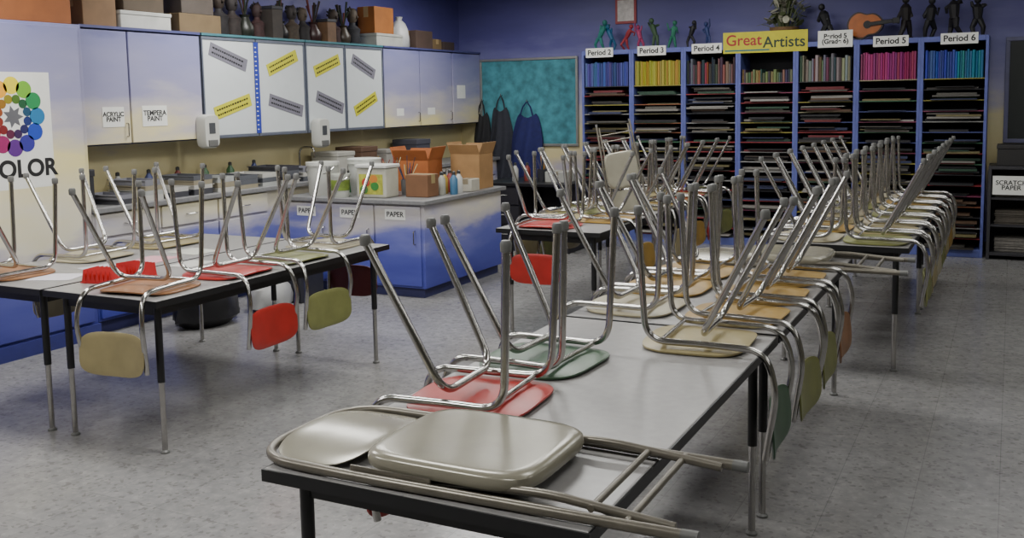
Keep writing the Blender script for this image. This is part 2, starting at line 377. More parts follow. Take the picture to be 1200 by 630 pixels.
# signs
for i,t in enumerate(["Period 2","Period 3","Period 4",None,"Period 5\n(Grade 6)","Period 5","Period 6"]):
    if t is None: continue
    two='\n' in t
    sign("period_sign","white card sign reading %s on shelving top rail"%t.replace("\n"," "),.34 if two else .33,.17 if two else .105,t,.066 if two else .083,(SX0+(i+.5)*SW-.08+i*.02+(.09 if two else 0),YS-.001,2.17 if two else 2.125),FY,group="period signs",bold=.002)
bn=sign("banner","yellow banner reading Great Artists above the shelving",.88,.22,None,0,(SX0+3.5*SW-.02,YS-.001,2.17),FY,bg=mat((186,178,30),.6,name="yellow_card"),cat="sign")
link("lettering",textmesh("Great",.16,mat((150,28,38),.6,0,0),bold=.002),bn,(-.22,.02,.004)); link("lettering",textmesh("Artists",.16,mat((26,50,36),.6,0,0),bold=.002),bn,(.2,-.01,.004))
part("paint_stroke",bn,MB().box(-.42,.05,-.09,-.075,.003,.004),mat((30,100,110),.6,0,0),False)
# ------------------------------------------------------------------ figurines
def figurine(loc,h,rgb,seed,label=None,rot=0,fat=1.):
    rd=random.Random(seed); b=MB(); k=h/1.0
    lean=rd.uniform(-.2,.2); hip=Vector((0,0,.42)); ch=Vector((lean,0,.72)); hd=Vector((lean*1.4,0,.9)); R=.06*fat
    b.tube([hip,(hip+ch)/2,ch,ch.lerp(hd,.5)],[R*1.2,R*1.5,R*1.7,R*.8],8)
    b.lathe([(.02,-.09),(.07,-.05),(.085,0),(.07,.06),(.02,.09)],10,c=tuple(hd))
    for s in (-1,1):
        kn=Vector((s*rd.uniform(.06,.16),rd.uniform(-.1,.1),.22)); ft=Vector((s*rd.uniform(.06,.2),rd.uniform(-.04,.1),.015))
        b.tube([hip+Vector((s*.04,0,0)),kn,ft,ft+Vector((s*.02,-.08,0))],[R,R*.8,R*.55,R*.4],8)
        el=ch+Vector((s*rd.uniform(.1,.18),rd.uniform(-.1,.1),rd.uniform(-.25,.12))); ha=el+Vector((s*rd.uniform(-.1,.08),rd.uniform(-.1,.1),rd.uniform(-.15,.3)))
        b.tube([ch+Vector((s*.05,0,0)),el,ha],[R*.8,R*.6,R*.4],8)
    b.box(-.16,.16,-.12,.12,0,.015)
    b.xf(Matrix.Diagonal((k,k,k,1)))
    return thing("art_figurine",label or "small handmade sculpture of a posed figure on a shelf top","sculpture",b.mesh("art_figurine",[mat(rgb,.6,0,.25,25)]),loc,(0,0,rot),group="handmade sculptures")
fc=[(30,110,102),(26,84,120),(140,36,46),(150,46,90),(50,76,50),(34,110,86),(24,24,28),(34,50,100),(22,22,26),(28,24,24),(22,22,26),(26,24,28),(20,20,24)]
fx=[-4.28,-4.12,-3.96,-3.78,-3.60,-3.40,-3.20,-3.0,-1.74,-.98,-.76,-.54,-.33]
for i,x in enumerate(fx):
    figurine((x,YS+.2,ZT+.0005),random.uniform(.27,.36) if i<8 else random.uniform(.36,.48),fc[i],i,rot=random.uniform(-.5,.5),fat=1. if i<8 else 1.3)
# dark masked busts on left cabinets
def bust(loc,h,rgb,rgb2,seed,rot):
    rd=random.Random(seed)
    e=thing("papier_mache_bust","dark papier-mache bust with wild hair on the cabinets","sculpture",None,loc,(0,0,rot),group="papier-mache busts")
    R=h*.18
    part("body",e,MB().lathe([(R*.8,0),(R*1.05,h*.1),(R*.95,h*.3),(R*1.1,h*.42),(R*.45,h*.52),(R*.38,h*.58)],16),mat(rgb,.7,0,.35,30))
    hb=MB().lathe([(R*.3,-h*.18),(R*.6,-h*.12),(R*.74,0),(R*.68,h*.1),(R*.4,h*.17),(R*.1,h*.19)],16,c=(0,0,h*.74)); hb.tube([(0,-R*.6,h*.77),(0,-R*.85,h*.70),(0,-R*.6,h*.68)],[R*.1,R*.16,R*.1],8)
    part("head",e,hb,mat(rgb2,.7,0,.4,30))
    hr=MB()
    for k in range(20):
        a=rd.uniform(0,2*pi); el=rd.uniform(.0,1.3); L=R*rd.uniform(.9,1.25)
        d=Vector((math.cos(a)*math.cos(el),abs(math.sin(a))*math.cos(el)*.8,math.sin(el))); c=Vector((0,0,h*.76))
        p=c+d*R*.6; q=c+d*L; hr.tube([p,(p+q)/2+Vector((rd.uniform(-1,1),rd.uniform(-1,1),rd.uniform(-1,1)))*R*.2,q],[R*.2,R*.18,R*.06],6)
    part("hair",e,hr,mat((18,17,18),.7,0,.3,30))
def vase(loc,h,rgb,seed):
    rd=random.Random(seed); e=thing("craft_vase","dark craft vase holding dried twigs on the cabinets","vase",None,loc,(0,0,0),group="craft vases")
    R=h*.2
    part("body",e,MB().lathe([(R*.6,0),(R*1.05,h*.15),(R*1.1,h*.3),(R*.6,h*.48),(R*.5,h*.54),(R*.7,h*.6),(R*.45,h*.58)],18),mat(rgb,.4,0,.35,20))
    for k in range(7):
        a=rd.uniform(0,2*pi); q=rd.uniform(.3,1.1)*R
        part("twig",e,MB().tube([(0,0,h*.5),(q*.5*math.cos(a),q*.5*math.sin(a),h*.8),(q*math.cos(a),q*math.sin(a),h*rd.uniform(.95,1.3))],[.008,.007,.012],5),mat(rd.choice([(30,40,28),(46,36,26),(90,40,36),(30,30,34)]),.8))
dk=[(30,26,28),(40,32,30),(26,32,44),(50,28,28),(34,36,30),(30,30,36),(58,48,38)]
hd2=[(48,38,32),(40,34,34),(70,60,50),(46,30,30),(38,38,46)]
for k in range(13):
    y=6.55+k*.162
    if k in (2,5,8,11): vase((-6.165,y,2.1915),random.uniform(.30,.38),dk[(k+2)%7],120+k)
    elif k in (4,9):
        e=thing("storage_box","dark craft storage box on top of the cabinets","box",None,(-6.16,y,2.1915),group="boxes on cabinets")
        hh=random.uniform(.2,.3); part("body",e,MB().box(-.1,.1,-.07,.07,0,hh),mat((52,46,42) if k==4 else (96,70,48),.7,0,.2),False,.005); part("lid",e,MB().box(-.104,.104,-.074,.074,hh,hh+.03),mat((38,38,44),.6),False,.004)
    else: bust((-6.165,y,2.1915),random.uniform(.36,.44),dk[k%7],hd2[k%5],80+k,pi/2+random.uniform(-.4,.4))
# guitar
g=thing("guitar","small orange-brown acoustic guitar with black edge on shelf top","guitar",None,(-1.36,YS+.15,ZT+.002))
n=40; out=[]
for k in range(n):
    a=2*pi*k/n; xx=math.cos(a); yy=math.sin(a)
    wdt=.13-.02*xx-.028*math.exp(-((xx-.15)/.3)**2); out.append((xx*.16,yy*wdt))
def extr(mb,outl,z0,z1):
    n=len(outl); mb.add([(a,b,z0) for a,b in outl]+[(a,b,z1) for a,b in outl],[tuple(range(n))[::-1],tuple(range(n,2*n))]+[(k,(k+1)%n,n+(k+1)%n,n+k) for k in range(n)])
    return mb
R_=Matrix.Translation((0,0,.15))@Matrix.Rotation(pi/2,4,'X')@Matrix.Rotation(math.radians(6),4,'Z')@Matrix.Diagonal((1.1,1.1,1.1,1))
part("body",g,extr(MB(),out,-.03,.03).xf(R_),mat((40,22,14),.35,name="dark_wood"),False)
part("soundboard",g,extr(MB(),[(a*.9,b*.88) for a,b in out],.03,.034).xf(R_),mat((165,90,34),.35,0,.15,name="amber_wood"),False)
part("sound_hole",g,MB().lathe([(.001,.034),(.036,.0342),(.036,.037),(.001,.037)],20,c=(.02,0,0)).xf(R_),BLACK)
part("neck",g,MB().box(.04,.24,-.018,.018,.034,.05).box(.24,.30,-.026,.026,.03,.045).xf(R_),BLACK,False,.003)
# plant
pl=thing("potted_plant","woven pot of pale dried flowers on shelf top","plant",None,(-2.18,YS+.2,ZT+.001))
part("pot",pl,MB().lathe([(.09,0),(.12,.02),(.15,.15),(.155,.17),(.14,.17),(.13,.15)],20),mat((110,84,54),.7,0,.3,40))
lf=MB()
for k in range(60):
    a=random.uniform(0,2*pi); rr=random.uniform(.04,.25); hh=random.uniform(.12,.34)-rr*.3
    p1=Vector((rr*math.cos(a),rr*math.sin(a)*.6,.15+hh)); lf.tube([(0.3*p1.x,.3*p1.y,.12),(.7*p1.x,.7*p1.y,.15+hh*.7),p1],.004,5)
    q=MB().plate(.11,.07,.004,2,n=10,rings=(.6,1.)); q.xf(Matrix.Translation(p1)@Matrix.Rotation(a,4,'Z')@Matrix.Rotation(random.uniform(-1.2,1.2),4,'Y'))
    if k%2: part("flower",pl,q,mat((170,168,150),.6,0,.1,20))
    else: lf.add(q.v,q.f)
part("leaves",pl,lf,mat((84,94,60),.6,0,.3,20))
pr=thing("framed_print","small red framed print hanging above the shelving","picture",None,(-4.05,YW-.002,2.62),FY)
part("frame",pr,MB().box(-.13,.13,-.15,.15,0,.015),mat((140,40,44),.5),False,.004); part("print",pr,MB().box(-.1,.1,-.12,.12,.015,.017),mat((190,184,180),.6,0,.2,25),False)
# ------------------------------------------------------------------ back wall boards
bb=thing("bulletin_board","mottled teal bulletin board in an aluminium frame on wall","board",None,(-5.33,YW-.001,1.58),FY)
fr=MB(); W2,H2=.67,.54
fr.box(-W2,W2,H2-.03,H2,0,.03).box(-W2,W2,-H2,-H2+.03,0,.03).box(-W2,-W2+.03,-H2+.03,H2-.03,0,.03).box(W2-.03,W2,-H2+.03,H2-.03,0,.03)
part("frame",bb,fr,mat((150,150,146),.35,.7),False,.004); part("panel",bb,MB().box(-W2+.03,W2-.03,-H2+.03,H2-.03,0,.015),mat((64,128,140),.8,0,.38,9),False)
cb=thing("chalkboard","dark green chalkboard with pale frame on the wall","board",None,(1.05,YW-.001,1.62),FY)
W2,H2=1.13,.52
fr=MB().box(-W2,W2,H2-.04,H2,0,.03).box(-W2,W2,-H2,-H2+.04,0,.03).box(-W2,-W2+.04,-H2+.04,H2-.04,0,.03).box(W2-.04,W2,-H2+.04,H2-.04,0,.03)
part("frame",cb,fr,mat((90,90,120),.5),False,.004); part("slate",cb,MB().box(-W2+.04,W2-.04,-H2+.04,H2-.04,0,.015),mat((22,28,27),.5,0,.2,4),False)
lb=thing("low_bookcase","low dark grey bookcase filled with stacked paper","bookcase",None,(-.19,10.42,0))
DG=mat((46,45,50),.5)
b=MB(); b.box(0,.03,0,.48,0,.9).box(1.17,1.2,0,.48,0,.9).box(0.03,1.17,0,.48,.87,.9).box(.03,1.17,.46,.48,0,.87).box(.03,1.17,0,.46,.04,.07)
part("body",lb,b,DG,False,.003)
for z in (.34,.6): part("shelf_board",lb,MB().box(.03,1.17,.01,.46,z-.02,z),DG,False)
for z in (.0705,.3405,.6005):
    for k,x in enumerate((-.12,.24,.6)):
        h=random.uniform(.06,.15) 
        b=MB(); zz=0
        while zz<h:
            o1=random.uniform(-.01,.01); b.box(o1,.3+o1,o1,.3+o1,zz,zz+.008); zz+=.0083
        thing("paper_stack","loose stack of scrap paper on a bookcase shelf","paper",b.mesh("paper_stack",[mat(random.choice([(120,116,110),(80,74,66),(140,136,130)]),.7,0,.2,30)],False),(x,10.5,z),group="paper stacks")
sign("scratch_paper_sign","white sign reading SCRATCH PAPER on low bookcase edge",.32,.18,"SCRATCH\nPAPER",.06,(.01,10.419,.72),FY,bold=.001)
def box_thing(name,label,cat,x0,x1,y0,y1,z0,z1,m,group=None,bev=.006,tape=None,lid=False,rz=0):
    cx,cy=(x0+x1)/2,(y0+y1)/2; hx,hy,h=(x1-x0)/2,(y1-y0)/2,z1-z0
    e=thing(name,label,cat,None,(cx,cy,z0+.0005),(0,0,rz),group)
    part("body",e,MB().box(-hx,hx,-hy,hy,0,h if not lid else h*.8),m,False,bev)
    if lid: part("lid",e,MB().box(-hx-.006,hx+.006,-hy-.006,hy+.006,h*.8,h),m,False,bev)
    if tape: part("tape",e,MB().box(-hx-.001,hx+.001,-.03,.03,h*.6,h+.001) if hx>hy else MB().box(-.03,.03,-hy-.001,hy+.001,h*.6,h+.001),tape,False)
    return e
box_thing("storage_box","dark storage box on the low bookcase","box",-.12,.28,10.5,10.8,.9,1.1,mat((34,32,32),.6),lid=True)
box_thing("storage_box","grey storage box on the low bookcase","box",.32,.8,10.5,10.8,.9,1.16,mat((70,66,60),.6),lid=True)
# ------------------------------------------------------------------ left wall: closet, upper cabinets, base
cl_=thing("tall_closet","tall built-in closet painted with a sky mural","closet",None,(XW+.002,0,0))
part("body",cl_,MB().box(0,.58,1.2,4.74,0,2.18),M_MURAL,False,.004)
for y0,y1 in ((1.3,2.4),(2.42,3.52),(3.54,4.70)):
    dd=part("door",cl_,MB().box(.58,.60,y0,y1,.12,2.16),M_MURAL,False,.004)
part("plinth",cl_,MB().box(.58,.606,1.2,4.74,0,.10),mat((48,52,120),.5),False)
XU=-6.0
def upper(y0,y1,splits,label,white=False):
    e=thing("wall_cabinet",label,"cabinet",None,(XW+.002,y0,1.33),group="wall cabinets")
    w=y1-y0; part("body",e,MB().box(0,.278,.004,w-.004,0,.86),mat((52,54,84),.5) if not white else mat((120,124,140),.5),False,.003)
    ys=[0]+splits+[w]
    for a,b in zip(ys[:-1],ys[1:]):
        if white:
            d=part("sliding_panel",e,MB().box(.278,.295,a+.02,b-.02,.03,.83),mat((196,201,203),.35,0,.02),False,.003)
            f2=MB().box(.278,.302,a+.006,b-.006,.005,.03).box(.278,.302,a+.006,b-.006,.83,.856).box(.278,.302,a+.006,a+.02,.03,.83).box(.278,.302,b-.02,b-.006,.03,.83)
            part("panel_frame",e,f2,mat((104,110,124),.4,.3),False,.002)
        else:
            d=part("door",e,MB().box(.278,.298,a+.008,b-.008,.01,.85),M_MURAL,False,.004)
            part("handle",d,MB().tube(fillet([(.298,b-.05,.06),(.32,b-.05,.06),(.32,b-.05,.16),(.298,b-.05,.16)],.012),.005,8),CHROME)
    part("top_trim",e,MB().box(.2781,.31,.002,w-.002,.862,.882).box(0,.2779,.002,w-.002,.8601,.8608),mat((60,110,120) if white else (70,72,120),.5),False)
    return e
upper(4.95,6.14,[.44],"wall cabinet painted with sky mural, paint labels")
upper(6.15,7.49,[.66],"wall cabinet with white sliding panels and paper strips",True)
upper(7.50,8.79,[.62],"wall cabinet with white sliding panels and paper strips",True)
upper(8.80,10.24,[.72],"wall cabinet painted with sky mural"); upper(10.25,10.94,[],"narrow corner wall cabinet painted with sky mural")
XS=XU+.0005
sign("cabinet_label","white label reading ACRYLIC PAINT on cabinet door",.2,.15,"ACRYLIC\nPAINT",.048,(XS,5.22,1.54),FX,group="cabinet labels",bold=.0015)
sign("cabinet_label","white label reading TEMPERA PAINT on cabinet door",.25,.16,"TEMPERA\nPAINT",.055,(XS,5.62,1.54),FX,group="cabinet labels",bold=.0015)
for y,z,w,h in ((9.1,1.5,.14,.08),(9.75,1.5,.16,.08),(10.45,1.72,.2,.16)):
    sign("cabinet_note","small white note on cabinet door",w,h,None,0,(XS-.002,y,z),FX,group="cabinet notes")
YEL=mat((186,182,40),.6,0,.05); GRY=mat((112,110,122),.6,0,.05)
def strip(y,z,w,tilt,m):
    e=thing("paper_strip","tilted %s paper strip with lines of print on white panel"%("yellow" if m is YEL else "grey"),"poster",None,(XU-.0028,y,z),(0,0,0),group="paper strips")
    e.rotation_euler=(Matrix.Rotation(pi/2,3,'Z')@Matrix.Rotation(pi/2,3,'X')@Matrix.Rotation(tilt,3,'Z')).to_euler()
    part("card",e,MB().box(-w/2,w/2,-.055,.055,0,.003),m,False)
    b=MB(); rd=random.Random(int(y*100))
    for yy in (.018,-.024):
        x=-w/2+.03
        while x<w/2-.05:
            l=rd.uniform(.012,.026); b.box(x,x+l,yy-.006,yy+.009,.003,.004); x+=l+.008
    part("print",e,b,INK,False)
strip(6.47,2.02,.46,-.30,GRY); strip(7.17,1.99,.44,.35,YEL); strip(6.50,1.60,.46,.26,YEL); strip(7.2,1.6,.48,-.24,GRY)
strip(7.83,1.98,.42,.32,YEL); strip(8.44,1.98,.42,-.38,GRY); strip(7.86,1.62,.44,-.30,GRY); strip(8.46,1.6,.42,.38,YEL)
rl=sign("ruler_strip","narrow blue measuring strip on the panel joint",.06,.80,None,0,(XU+.0040,6.81,1.76),FX,bg=mat((36,52,150),.6))
bk=MB()
for k in range(19): bk.box(-.02,.0,-.37+k*.04,-.362+k*.04,.003,.004)
part("tick_marks",rl,bk,PAPER,False)
# base cabinets
XB=-5.70
bc=thing("base_cabinet","long base cabinet painted with blue mural under counter","cabinet",None,(XW+.002,4.75,0),group="base cabinets")
part("body",bc,MB().box(0,.57,0,6.18,.1,.87),M_BASE,False,.003); part("plinth",bc,MB().box(0,.52,0,6.18,0,.1),mat((40,42,90),.6),False)
yy=.02
while yy<5.9:
    if yy+4.75<6.1 or yy+4.75>8.3:
        d=part("door",bc,MB().box(.57,.59,yy,yy+.58,.12,.68),M_BASE,False,.004)
        d2=part("drawer",bc,MB().box(.57,.59,yy,yy+.58,.70,.86),M_BASE,False,.004)
        part("handle",d2,MB().tube(fillet([(.59,yy+.24,.78),(.615,yy+.24,.78),(.615,yy+.34,.78),(.59,yy+.34,.78)],.012),.005,8),CHROME)
    yy+=.6
CT=mat((118,118,119),.4,0,.12,40,name="grey_countertop")
thing("countertop","grey laminate countertop along the wall","countertop",MB().box(XW+.003,XB+.02,4.75,10.94,.872,.91).mesh("countertop",[CT],False),bevel=.005)
pe=thing("peninsula_cabinet","peninsula cabinet painted with blue sky mural","cabinet",None,(-5.66,6.75,0),group="base cabinets")
part("body",pe,MB().box(0,1.41,0,1.35,.08,.775),M_BASE,False,.004); part("plinth",pe,MB().box(.0,1.38,.03,1.32,0,.08),mat((40,42,84),.6),False)
for k in range(3):
    x=.02+k*.46
    d=part("door",pe,MB().box(x,x+.44,-.018,0,.1,.76),M_BASE,False,.004)
    part("handle",d,MB().tube(fillet([(x+.39,-.018,.45),(x+.39,-.045,.45),(x+.39,-.045,.56),(x+.39,-.018,.56)],.012),.005,8),CHROME)
    sign("paper_sign","white label reading PAPER on cabinet door",.2,.085,"PAPER",.06,(-5.66+x+.2,6.7315,.69),FY,group="paper labels",bold=.001)
thing("peninsula_countertop","grey laminate countertop on the peninsula","countertop",MB().box(-5.67,-4.21,6.70,8.14,.777,.812).mesh("peninsula_countertop",[CT],False),bevel=.005)
PT=.8125
# poster
po=thing("color_poster","white poster with a ring of coloured circles reading COLOR","poster",None,(XB+.0005,4.17,1.475),FX)
part("sheet",po,MB().box(-.28,.28,-.375,.375,0,.002),PAPER,False)
wc=[(225,205,20),(230,160,20),(225,105,20),(215,60,25),(190,24,34),(140,24,90),(84,30,120),(46,40,140),(20,60,170),(20,110,160),(20,130,70),(110,170,40)]
for k,c in enumerate(wc):
    a=pi/2+2*pi*k/12
    part("colour_spot",po,MB().lathe([(.001,.002),(.056,.002),(.056,.003),(.001,.003)],20,c=(.175*math.cos(a),.09+.2*math.sin(a),0)),mat(c,.6,0,0))
    a+=pi/12
    part("colour_spot",po,MB().lathe([(.001,.002),(.03,.002),(.03,.003),(.001,.003)],16,c=(.105*math.cos(a),.09+.115*math.sin(a),0)),mat(tuple(int(v*.6) for v in c),.6,0,0))
st=[]
for k in range(14):
    a=2*pi*k/14; q=.075 if k%2==0 else .04; st.append((q*math.cos(a),.09+q*math.sin(a)))
part("star",po,extr(MB(),st,.002,.003),mat((90,90,95),.6),False)
link("lettering",textmesh("COLOR",.155,INK,bold=.005),po,(.03,-.25,.0028))
# dispensers
def dispenser(y,z):
    e=thing("soap_dispenser","white plastic wall soap dispenser on the cabinet edge","dispenser",None,(XU+.003,y,z),group="dispensers")
    b=MB().plate(.17,.28,.10,5,n=32,rings=(.3,.7,.93,1.)); b.xf(Matrix(((0,0,1,0),(1,0,0,0),(0,1,0,0),(0,0,0,1))))
    part("housing",e,b,mat((186,186,180),.35,0,.02))
    part("window",e,MB().box(.1,.103,-.035,.035,-.02,.07),mat((70,72,76),.3),False,.002)
    part("push_lever",e,MB().box(.09,.112,-.05,.05,-.125,-.07),GREYP,False,.004)
dispenser(6.13,1.40); dispenser(7.62,1.33)
ZK=2.1925
def cbox(x0,x1,y0,y1,z0,h,rgb,lid=False,lab="cardboard box",rz=0):
    box_thing("cardboard_box",lab+" resting on top of the cabinets","box",x0,x1,y0,y1,z0,z0+h,mat(rgb,.75,0,.12,8),"boxes on cabinets",tape=mat((160,136,92),.4) if not lid else None,lid=lid,rz=rz)
cbox(-6.25,-5.75,3.95,4.70,2.181,.36,(140,82,42),lab="orange-brown carton")
cbox(-6.25,-5.75,3.1,3.9,2.181,.3,(130,90,60))
cbox(-6.27,-6.02,5.02,5.32,ZK,.26,(120,92,64)); cbox(-6.27,-6.02,5.36,5.86,ZK,.15,(180,180,176),True,"white lidded carton"); cbox(-6.27,-6.05,5.42,5.82,ZK+.151,.18,(78,66,52),True)
cbox(-6.27,-6.02,5.95,6.42,ZK,.17,(104,86,60)); cbox(-6.26,-6.04,6.0,6.36,ZK+.171,.2,(74,66,60))
cbox(-6.27,-6.02,8.72,9.22,ZK,.15,(160,160,154),True,"pale plastic tub"); cbox(-6.26,-6.04,8.72,9.08,ZK+.151,.28,(140,84,34),lab="orange carton")
cbox(-6.27,-6.02,9.5,9.85,ZK,.22,(74,58,50)); cbox(-6.27,-6.05,9.9,10.1,ZK,.14,(110,90,60)); cbox(-6.27,-6.05,10.15,10.4,ZK,.12,(60,48,44))
def bag(name,label,loc,rx,ry,h,rgb,seed,rough=.4):
    rd=random.Random(seed); b=MB(); n=20; prof=[(.7,0),(1,.12),(1.02,.35),(.9,.6),(.6,.8),(.25,.9),(.35,1.0)]; vs=[];fs=[]
    for i,(q,z) in enumerate(prof):
        for k in range(n):
            a=2*pi*k/n; j=1+rd.uniform(-.1,.1) if i>0 else 1
            vs.append((rx*q*j*math.cos(a),ry*q*j*math.sin(a),max(0,h*z+(rd.uniform(-.02,.02)*h if i>0 else 0))))
    for i in range(len(prof)-1):
        for k in range(n): fs.append((i*n+k,i*n+(k+1)%n,(i+1)*n+(k+1)%n,(i+1)*n+k))
    fs.append(tuple(range(n))[::-1]); fs.append(tuple((len(prof)-1)*n+k for k in range(n))); b.add(vs,fs)
    return thing(name,label,"bag",b.mesh(name,[mat(rgb,rough,0,.08)]),loc)
bag("plastic_bag","crumpled white plastic bag on top of the cabinets",(-6.15,9.35,ZK+.0),.11,.12,.36,(176,176,176),3)
bag("black_bag","full black garbage bag on the floor by cabinets",(-5.3,5.35,0.001),.2,.28,.46,(22,22,26),5)
bag("plastic_bag","white plastic bag on the floor beside black bag",(-5.2,5.95,.001),.15,.2,.3,(150,150,150),6)
box_thing("floor_bin","dark plastic bin on the floor by base cabinets","bin",-5.4,-5.1,6.2,6.5,0,.34,mat((40,40,48),.5),lid=True)
# ------------------------------------------------------------------ counter items
def bucket(x,y,z,r_,h,rgb,label,band=None,lid=False):
    e=thing("bucket",label,"bucket",None,(x,y,z),group="tubs on the counter")
    part("body",e,MB().lathe([(r_*.86,0),(r_*.88,.004),(r_,h*.9),(r_*1.06,h*.9),(r_*1.06,h),(r_*.97,h),(r_*.95,h*.9),(r_*.82,.01)],28),mat(rgb,.4,0,.03))
    a=[(r_*1.05*math.cos(t),-r_*.25-r_*.6*math.sin(t),h*.86-.5*r_*math.sin(t)) for t in [pi*k/12 for k in range(13)]]
    part("handle",e,MB().tube(a,.004,6),CHROME)
    if lid: part("lid",e,MB().lathe([(r_*1.08,h),(r_*1.08,h+.012),(r_*.9,h+.016)],28),mat(rgb,.4,0,.03))
    if band:
        part("label_band",e,MB().lathe([(r_*.955,h*.3),(r_*1.0,h*.75)],28),mat(band,.6,0,.4,14))
bucket(-5.40,6.93,PT,.14,.29,(195,195,188),"white plastic bucket with wire handle on the peninsula")
bucket(-5.09,7.12,PT,.14,.30,(190,192,186),"white tub with lid on the peninsula",lid=True)
bucket(-5.12,6.80,PT,.085,.2,(180,182,174),"small tub with green and red label",band=(110,130,50))
e=thing("storage_tub","white rectangular tub with green and red label on peninsula","container",None,(-4.80,6.90,PT+.0005))
part("body",e,MB().box(-.15,.15,-.10,.10,0,.25),mat((176,174,160),.4),False,.015); part("lid",e,MB().box(-.16,.16,-.11,.11,.25,.28),mat((195,195,190),.4),False,.008)
part("label_panel",e,MB().box(-.12,.12,-.1025,-.1005,.03,.20),mat((160,162,60),.6,0,.3,20),False)
for dx,dz,c in ((-.05,.13,(180,56,40)),(.04,.10,(50,120,50)),(.03,.16,(190,120,46)),(-.07,.07,(60,110,50))):
    part("label_patch",e,MB().plate(.08,.07,.002,2).xf(Matrix.Translation((dx,-.1028-abs(dx)*.01,dz))@Matrix.Rotation(pi/2,4,'X')),mat(c,.6))
def openbox(x,y,z,w,d,h,rgb,rz,label):
    e=thing("open_carton",label,"box",None,(x,y,z+.0005),(0,0,rz),group="cartons on the peninsula"); m=mat(rgb,.75,0,.12,8); t=.005
    b=MB().box(-w/2,w/2,-d/2,d/2,0,t).box(-w/2,w/2,-d/2,-d/2+t,t,h).box(-w/2,w/2,d/2-t,d/2,t,h).box(-w/2,-w/2+t,-d/2+t,d/2-t,t,h).box(w/2-t,w/2,-d/2+t,d/2-t,t,h)
    part("body",e,b,m,False)
    for s in (-1,1):
        q=MB().box(-w/2,w/2,0,d*.36,-t/2,t/2)
        q.xf(Matrix.Translation((0,s*d/2,h))@Matrix.Rotation(0 if s>0 else pi,4,'Z')@Matrix.Rotation(math.radians(65),4,'X')); part("flap",e,q,m,False)
        q=MB().box(-d/2,d/2,0,w*.36,-t/2,t/2)
        q.xf(Matrix.Translation((s*w/2,0,h))@Matrix.Rotation(-s*pi/2,4,'Z')@Matrix.Rotation(math.radians(70),4,'X')); part("flap",e,q,m,False)
openbox(-4.80,7.55,PT,.34,.28,.28,(150,84,38),.08,"open orange-brown carton on the peninsula")
openbox(-4.44,7.90,PT,.30,.26,.32,(146,112,72),0,"open tan carton on the peninsula")
box_thing("carton","flat brown carton on the peninsula","box",-4.56,-4.34,6.96,7.14,PT,PT+.19,mat((110,76,50),.7),tape=mat((150,134,92),.5))
box_thing("carton","small pale carton on the peninsula edge","box",-4.37,-4.24,7.53,7.68,PT,PT+.11,mat((166,162,150),.7),tape=mat((130,120,100),.5))
def pencil_cup(x,y,z,rgb):
    e=thing("pencil_cup","cup crammed with brushes and pencils","cup",None,(x,y,z),group="pencil cups")
    part("cup",e,MB().lathe([(.05,0),(.055,.13),(.05,.13),(.045,.01)],18),mat(rgb,.4))
    for k in range(12):
        a=random.uniform(0,2*pi); q=random.uniform(.02,.08)
        part("brush",e,MB().tube([(.015*math.cos(a),.015*math.sin(a),.012),(.03*math.cos(a),.03*math.sin(a),.13),(q*1.3*math.cos(a),q*1.3*math.sin(a),random.uniform(.22,.34))],[.005,.005,.003],6),mat(random.choice([(160,120,40),(50,50,60),(130,40,30),(170,160,120),(30,66,100)]),.5))
pencil_cup(-4.68,7.17,PT,(96,96,96)); pencil_cup(-4.86,7.19,PT,(50,60,100)); pencil_cup(-5.12,7.42,PT,(50,60,60))
def bottle(x,y,z,rgb,h=.2,r_=.035,cap=(50,50,50)):
    e=thing("paint_bottle","plastic craft paint bottle on the counter","bottle",None,(x,y,z),group="paint bottles")
    part("body",e,MB().lathe([(r_*.95,0),(r_,.01),(r_,h*.65),(r_*.5,h*.8),(r_*.4,h*.85)],18),mat(rgb,.35)); part("cap",e,MB().lathe([(r_*.48,h*.85),(r_*.45,h*.97),(r_*.15,h)],14),mat(cap,.4))
for x,y,c in ((-4.36,7.22,(150,150,140)),(-4.28,7.29,(60,100,130)),(-4.40,7.33,(160,130,50)),(-4.3,7.41,(180,180,176)),(-4.42,7.46,(120,40,34)),(-5.32,7.2,(46,110,66)),(-5.28,7.4,(166,156,44)),(-5.42,7.5,(120,40,34))): bottle(x,y,PT,c)
CZ=.9105
def tray(x,y,z,w,d,h,rgb,label,rz=0):
    t=.006; b=MB().box(-w/2,w/2,-d/2,d/2,0,t).box(-w/2,w/2,-d/2,-d/2+t,t,h).box(-w/2,w/2,d/2-t,d/2,t,h).box(-w/2,-w/2+t,-d/2+t,d/2-t,t,h).box(w/2-t,w/2,-d/2+t,d/2-t,t,h)
    b.box(-w/2-.01,w/2+.01,-d/2-.01,-d/2,h-.006,h).box(-w/2-.01,w/2+.01,d/2,d/2+.01,h-.006,h)
    thing("tray",label,"tray",b.mesh("tray",[mat(rgb,.4,0,.1)],False),(x,y,z),(0,0,rz),group="trays on the counter")
yy=4.98
rdm=random.Random(4)
while yy<7.25:
    d=rdm.uniform(.2,.3); z=CZ
    for q in range(rdm.choice((2,3,4))):
        c=rdm.choice([(160,162,160),(120,120,128),(176,174,168),(84,86,92),(140,132,112),(60,60,66)])
        h=rdm.uniform(.03,.045); tray(-5.93,yy+d/2,z,.38,d-.03,h,c,"shallow plastic supply tray on the counter"); z+=h+.001
    yy+=d+.03
for k in range(7): bottle(-6.21,5.1+k*.31,CZ,rdm.choice([(150,150,146),(50,60,110),(110,44,36),(170,166,146),(54,90,56)]),.2)
